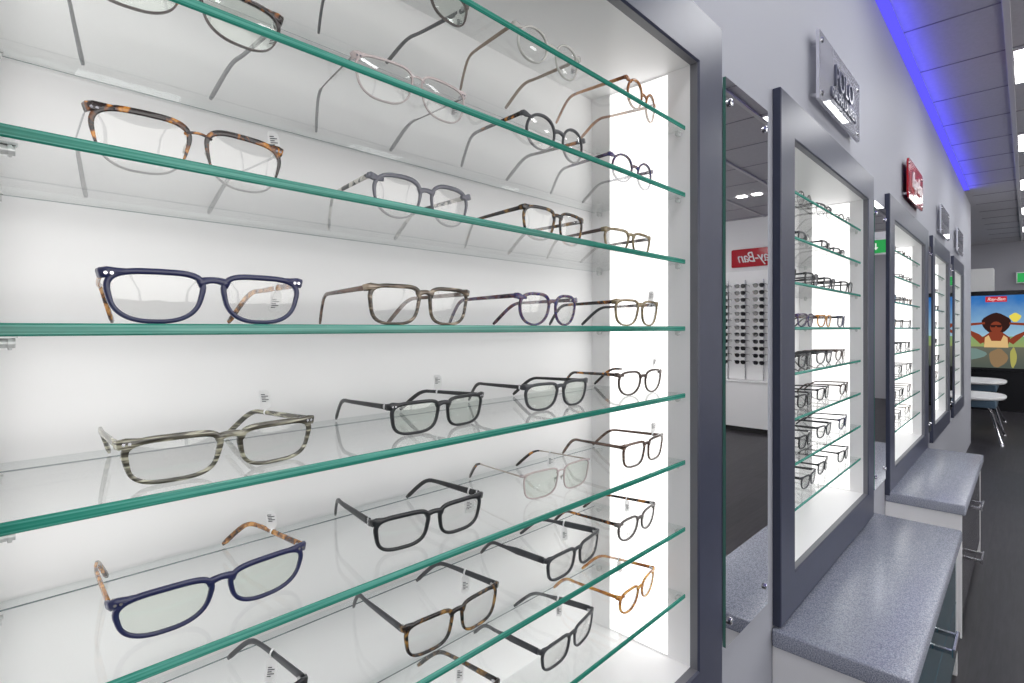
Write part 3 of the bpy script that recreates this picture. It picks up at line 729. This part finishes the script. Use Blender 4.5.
def blob(cs,cz,a,b,n=18,wob=0.,ph=0.): return [(cs+a*math.cos(2*PI*i/n)*(1+wob*math.sin(3*2*PI*i/n+ph)), cz+b*math.sin(2*PI*i/n)*(1+wob*math.cos(4*2*PI*i/n+ph))) for i in range(n)]
SE = lambda n,c,s=1.: emit('screen_'+n, c, s)
zm = Z(.0-.07)
scr = sheet(rect(-.93,.93,Z(-.575),Z(.47)), screen_mat('screen_sky',(.03,.17,.50),(.36,.58,.70),Z(-.15),Z(.44),.9), 'screen', t, .0012)
sheet(rect(-.93,.93,Z(-.30),Z(-.12)), screen_mat('screen_field',(.30,.50,.22),(.42,.48,.16),Z(-.30),Z(-.12),.7), 'picture_field', scr, .0018)
sheet(rect(-.93,.93,Z(-.575),Z(-.27)), screen_mat('screen_water',(.17,.17,.13),(.10,.12,.10),Z(-.55),Z(-.27),.8), 'picture_water', scr, .0024)
skin = SE('skin',(.27,.055,.028),.85); hair = SE('hair',(.035,.014,.012)); yel = SE('yellow',(.75,.50,.22),.9)
ZP = lambda v: EYE+v*1.18-.115
sheet(blob(.0,.0+ZP(.15),.155,.15,20,.07), hair, 'picture_hair', scr, .0030)
sheet([(-.30,ZP(.03)),(-.42,ZP(.09)),(-.33,ZP(.155)),(-.12,ZP(.17)),(-.12,ZP(.145)),(-.29,ZP(.125)),(-.33,ZP(.09)),(-.18,ZP(.02)),(-.10,ZP(-.06)),(-.17,ZP(-.10))], skin, 'picture_arm', scr, .0032)
sheet([(.30,ZP(.02)),(.46,ZP(.09)),(.36,ZP(.155)),(.14,ZP(.165)),(.14,ZP(.14)),(.31,ZP(.125)),(.36,ZP(.09)),(.20,ZP(.01)),(.12,ZP(-.06)),(.18,ZP(-.10))], skin, 'picture_arm', scr, .0032)
sheet([(-.12,ZP(-.14)),(-.15,ZP(-.02)),(-.06,ZP(.05)),(.06,ZP(.05)),(.15,ZP(-.02)),(.12,ZP(-.14))], skin, 'picture_shoulders', scr, .0034)
sheet([(-.13,ZP(-.14)),(-.12,ZP(-.02)),(-.08,ZP(.01)),(-.05,ZP(-.06)),(.05,ZP(-.06)),(.08,ZP(.01)),(.12,ZP(-.02)),(.13,ZP(-.14))], yel, 'picture_top', scr, .0040)
sheet(blob(.0,ZP(.105),.065,.085,16), skin, 'picture_face', scr, .0042)
sheet([(-.062,ZP(.135)),(-.055,ZP(.105)),(-.015,ZP(.105)),(0,ZP(.125)),(.015,ZP(.105)),(.055,ZP(.105)),(.062,ZP(.135))], hair, 'picture_sunglasses', scr, .0048)
sheet(blob(.20,Z(.15),.06,.06,14,.15), SE('flower',(.78,.65,.10)), 'picture_flower', scr, .0044)
sheet(blob(-.27,Z(-.38),.16,.08,16,.1,1), SE('grey_glare',(.16,.24,.22)), 'picture_glare', scr, .0030)
sheet(blob(.02,Z(-.43),.10,.13,16,.1,1), SE('warm_glare',(.26,.17,.09)), 'picture_glare', scr, .0030)
sheet(blob(.18,Z(-.42),.035,.14,16,.1,1), SE('yellow_glare',(.38,.36,.10)), 'picture_glare', scr, .0032)
lg = sheet(rect(-.115,.115,Z(.375),Z(.455)), SE('red',(.55,.03,.04)), 'logo_panel', scr, .0030)
me = text_obj('Ray-Ban',.062,.0008,SE('white',(.9,.75,.75)),scr,'lettering',(0,0,0),.3,.95)
me.data.transform(Matrix.Translation((-.0038,0,Z(.415))) @ Matrix.Rotation(-PI/2,4,'Z'))

# white cupboard behind the screen and green exit signs
bm = bmesh.new(); add_box(bm,10.50,10.795,.36,1.4,0,EYE+.88,.006); tag(obj('cupboard', bm, M['white'], None), 'tall pale cupboard or partition showing above the screen', 'cupboard')
def exit_sign(loc, w, h, face, lab, arrow=True):
    t = thing('exit_sign', lab, 'sign', loc, 0, 'green emergency exit signs')
    bm = bmesh.new(); add_box(bm,0,.03,-w/2,w/2,-h/2,h/2,.003); obj('housing', bm, M['letters_white'], t)
    bm = bmesh.new(); add_box(bm,-.0015,.0,-w/2+.012,w/2-.012,-h/2+.012,h/2-.012); g = obj('lit_face', bm, M['exit_green'], t)
    bm = bmesh.new(); a = h*.22
    add_box(bm,-.003,-.0016,-a*.16,a*.16,-a*.2,a)                 # arrow shaft
    v = [bm.verts.new((-.003,-a*.62,-a*.2)),bm.verts.new((-.003,a*.62,-a*.2)),bm.verts.new((-.003,0,-a))]; bm.faces.new(v)
    obj('arrow', bm, M['exit_white'], g)
    return t
s1 = exit_sign((10.74,-.005,EYE+.735), .26,.16, None,'green exit sign on the far wall at the right picture edge')
s2 = exit_sign((6.10,-.225,EYE+.78), .22,.15, None,'hanging green exit sign with white arrow, reflected in the narrow mirror')
bm = bmesh.new(); add_box(bm,.0,.03,-.11,.11,.076,.14,.002); obj('mount', bm, M['letters_white'], s2)
bm = bmesh.new()
for yy in (-.08,.08): add_cyl(bm,(.015,yy,.14),(.015,yy,CEIL-EYE-.78),.003,seg=8)
obj('suspension_rod', bm, M['metal'], s2)

# ------------------------------------------------------------------ white oval tables by the wall end
def oval_table(cx,cy,z,a,b,lab,legs=True):
    t = thing('side_table', lab, 'table', (cx,cy,0), 0, 'white topped tables beyond the wall end')
    bm = bmesh.new(); n = 40
    def ringv(s,zz): return [bm.verts.new((a*s*math.copysign(abs(math.cos(2*PI*i/n))**.8,math.cos(2*PI*i/n)), b*s*math.copysign(abs(math.sin(2*PI*i/n))**.8,math.sin(2*PI*i/n)), zz)) for i in range(n)]
    R = [ringv(.96,z-.036),ringv(1.,z-.022),ringv(1.,z-.008),ringv(.98,z)]
    for p,q in zip(R,R[1:]):
        for i in range(n): bm.faces.new((p[i],p[(i+1)%n],q[(i+1)%n],q[i]))
    bm.faces.new(R[0][::-1]); bm.faces.new(R[-1]); obj('tabletop', bm, M['white'], t, True)
    bm = bmesh.new(); add_box(bm,-a*.8,a*.8,-b*.78,b*.78,z-.115,z-.037,.01); obj('apron', bm, M['seat_blue'], t)
    for sx in (-1,1):
        for sy in (-1,1):
            bm = bmesh.new(); add_cyl(bm,(-sx*a*.30,sy*b*.55,z-.11),(sx*(a*1.05),sy*b*.92,.012),.013,.013,12); add_cyl(bm,(sx*a*1.05,sy*b*.92,0),(sx*a*1.05,sy*b*.92,.014),.018,.016,12); obj('leg', bm, M['chrome'], t, True)
    return t
oval_table(7.66,.495,.475,.36,.335,'nearer white topped table with slate blue apron and crossed chrome legs')
oval_table(8.75,.56,.555,.42,.38,'farther white topped table behind the one with crossed chrome legs')

# ------------------------------------------------------------------ display wall seen in the mirror
bm = bmesh.new(); add_box(bm,6.345,6.359,-2.9,-1.06,EYE-.60,EYE+.66,.002); tag(obj('backboard', bm, M['liner']), 'white display board behind rows of sunglasses, seen in the tall mirror','display board')
t = thing('base_cabinet','long white base cabinet below the sunglasses, seen in the mirror','cabinet',(6.2,-1.9,0))
bm = bmesh.new(); add_box(bm,0,.155,-1.0,.84,.06,EYE-.60-.02,.003); obj('body', bm, M['liner'], t)
bm = bmesh.new(); add_box(bm,-.015,.155,-1.0,.845,EYE-.62+.002,EYE-.602,.002); obj('worktop', bm, M['liner'], t)
bm = bmesh.new(); add_box(bm,.02,.15,-1.0,.84,0,.058); obj('plinth', bm, M['tv'], t)
t = thing('brand_sign','red sign with white script above the sunglasses, seen reversed in the mirror','sign',(6.35,-1.40,EYE+.815))
b1 = round_plate(.30,.105,.012,.018); obj('plate', b1, [M['red'],M['red']], t).rotation_euler = (0,0,-PI/2)
tx = text_obj('Ray-Ban',.17,.006,M['letters_white'],t,'lettering',(0,0,0),.35,.9,.85); tx.data.transform(Matrix.Translation((-.016,0,0)) @ Matrix.Rotation(-PI/2,4,'Z'))
sg = None
bm0 = bmesh.new(); P = outline(2.6,.026,.021,.08,.05,.033,.024,16)
for mir in (-1,1):
    ring(bm0,P,.003,.002,.003,mir,0,None,.045); f = bm0.faces.new([bm0.verts.new((mir*x,yoff(x,z),z)) for x,z in P]); f.material_index = 1
    sweep(bm0,[(mir*.060,0,.038),(mir*.0695,.004,.038)],(.003,.006),6,0,side=(0,1,0))
    sweep(bm0,[(mir*.069,.004,.038),(mir*.064,.10,.036),(mir*.058,.125,.02)],[(.003,.007),(.003,.005),(.003,.004)],6,0)
sweep(bm0,[(-.010,-.003,.034),(0,-.003,.036),(.010,-.003,.034)],(.003,.005),6,0,side=(0,1,0))
sm = bpy.data.meshes.new('sunglasses'); bm0.to_mesh(sm); bm0.free(); sm.materials.append(M['tort_dark']); sm.materials.append(M['lens_dark'])
sm2 = sm.copy(); sm2.materials[0] = M['black']
for c, yy in enumerate((-1.135,-1.336,-1.54,-1.745)):
    t = thing('display_rod','upright rod holding sunglasses, %s column from the wall end' % ['first','second','third','fourth'][c],'display rod',(6.335,yy,EYE-.50),0,'sunglasses display rods')
    bm = bmesh.new(); add_cyl(bm,(0,0,-.101),(0,0,1.06),.006,seg=10); obj('pole', bm, M['metal'], t, True)
    for r in range(12):
        z = EYE+.47-.079*r
        bm = bmesh.new(); add_box(bm,-.155,0,-.004,.004,z-EYE+.50-.0045+.02,z-EYE+.50+.02,.001); obj('holder', bm, M['metal'], t)
        o = bpy.data.objects.new('sunglasses', sm if (r*3+c)%4 == 0 else sm2); C.objects.link(o); o.location = (6.185,yy,z-.016); o.rotation_euler = (0,0,-PI/2)
        tag(o,'dark sunglasses, row %s from the top, %s rod column from the wall end' % (['one','two','three','four','five','six','seven','eight','nine','ten','eleven','twelve'][r],['first','second','third','fourth'][c]),'sunglasses','sunglasses on the mirrored display')

# ------------------------------------------------------------------ world, camera, view
w = bpy.data.worlds.new('World'); sc.world = w; w.use_nodes = True
w.node_tree.nodes['Background'].inputs[0].default_value = (.5,.52,.6,1); w.node_tree.nodes['Background'].inputs[1].default_value = .1
cam = bpy.data.cameras.new('Camera'); cam.sensor_width = 36; cam.lens = 532/1024*36; cam.shift_y = -13.5/1024; cam.clip_start = .01
co = bpy.data.objects.new('Camera', cam); C.objects.link(co); co.location = (0,0,EYE)
th = math.atan2(516,532); co.rotation_euler = (PI/2,0,th-PI/2)
sc.camera = co
sc.view_settings.view_transform = 'Standard'; sc.view_settings.look = 'None'; sc.view_settings.gamma = 1; sc.view_settings.use_curve_mapping = False
sc.view_settings.exposure = 0.0
sc.cycles.transparent_max_bounces = 40; sc.cycles.max_bounces = 10; sc.cycles.diffuse_bounces = 5; sc.cycles.glossy_bounces = 5
sc.cycles.sample_clamp_indirect = 6; sc.cycles.caustics_reflective = False; sc.cycles.caustics_refractive = False
sc.cycles.use_denoising = True
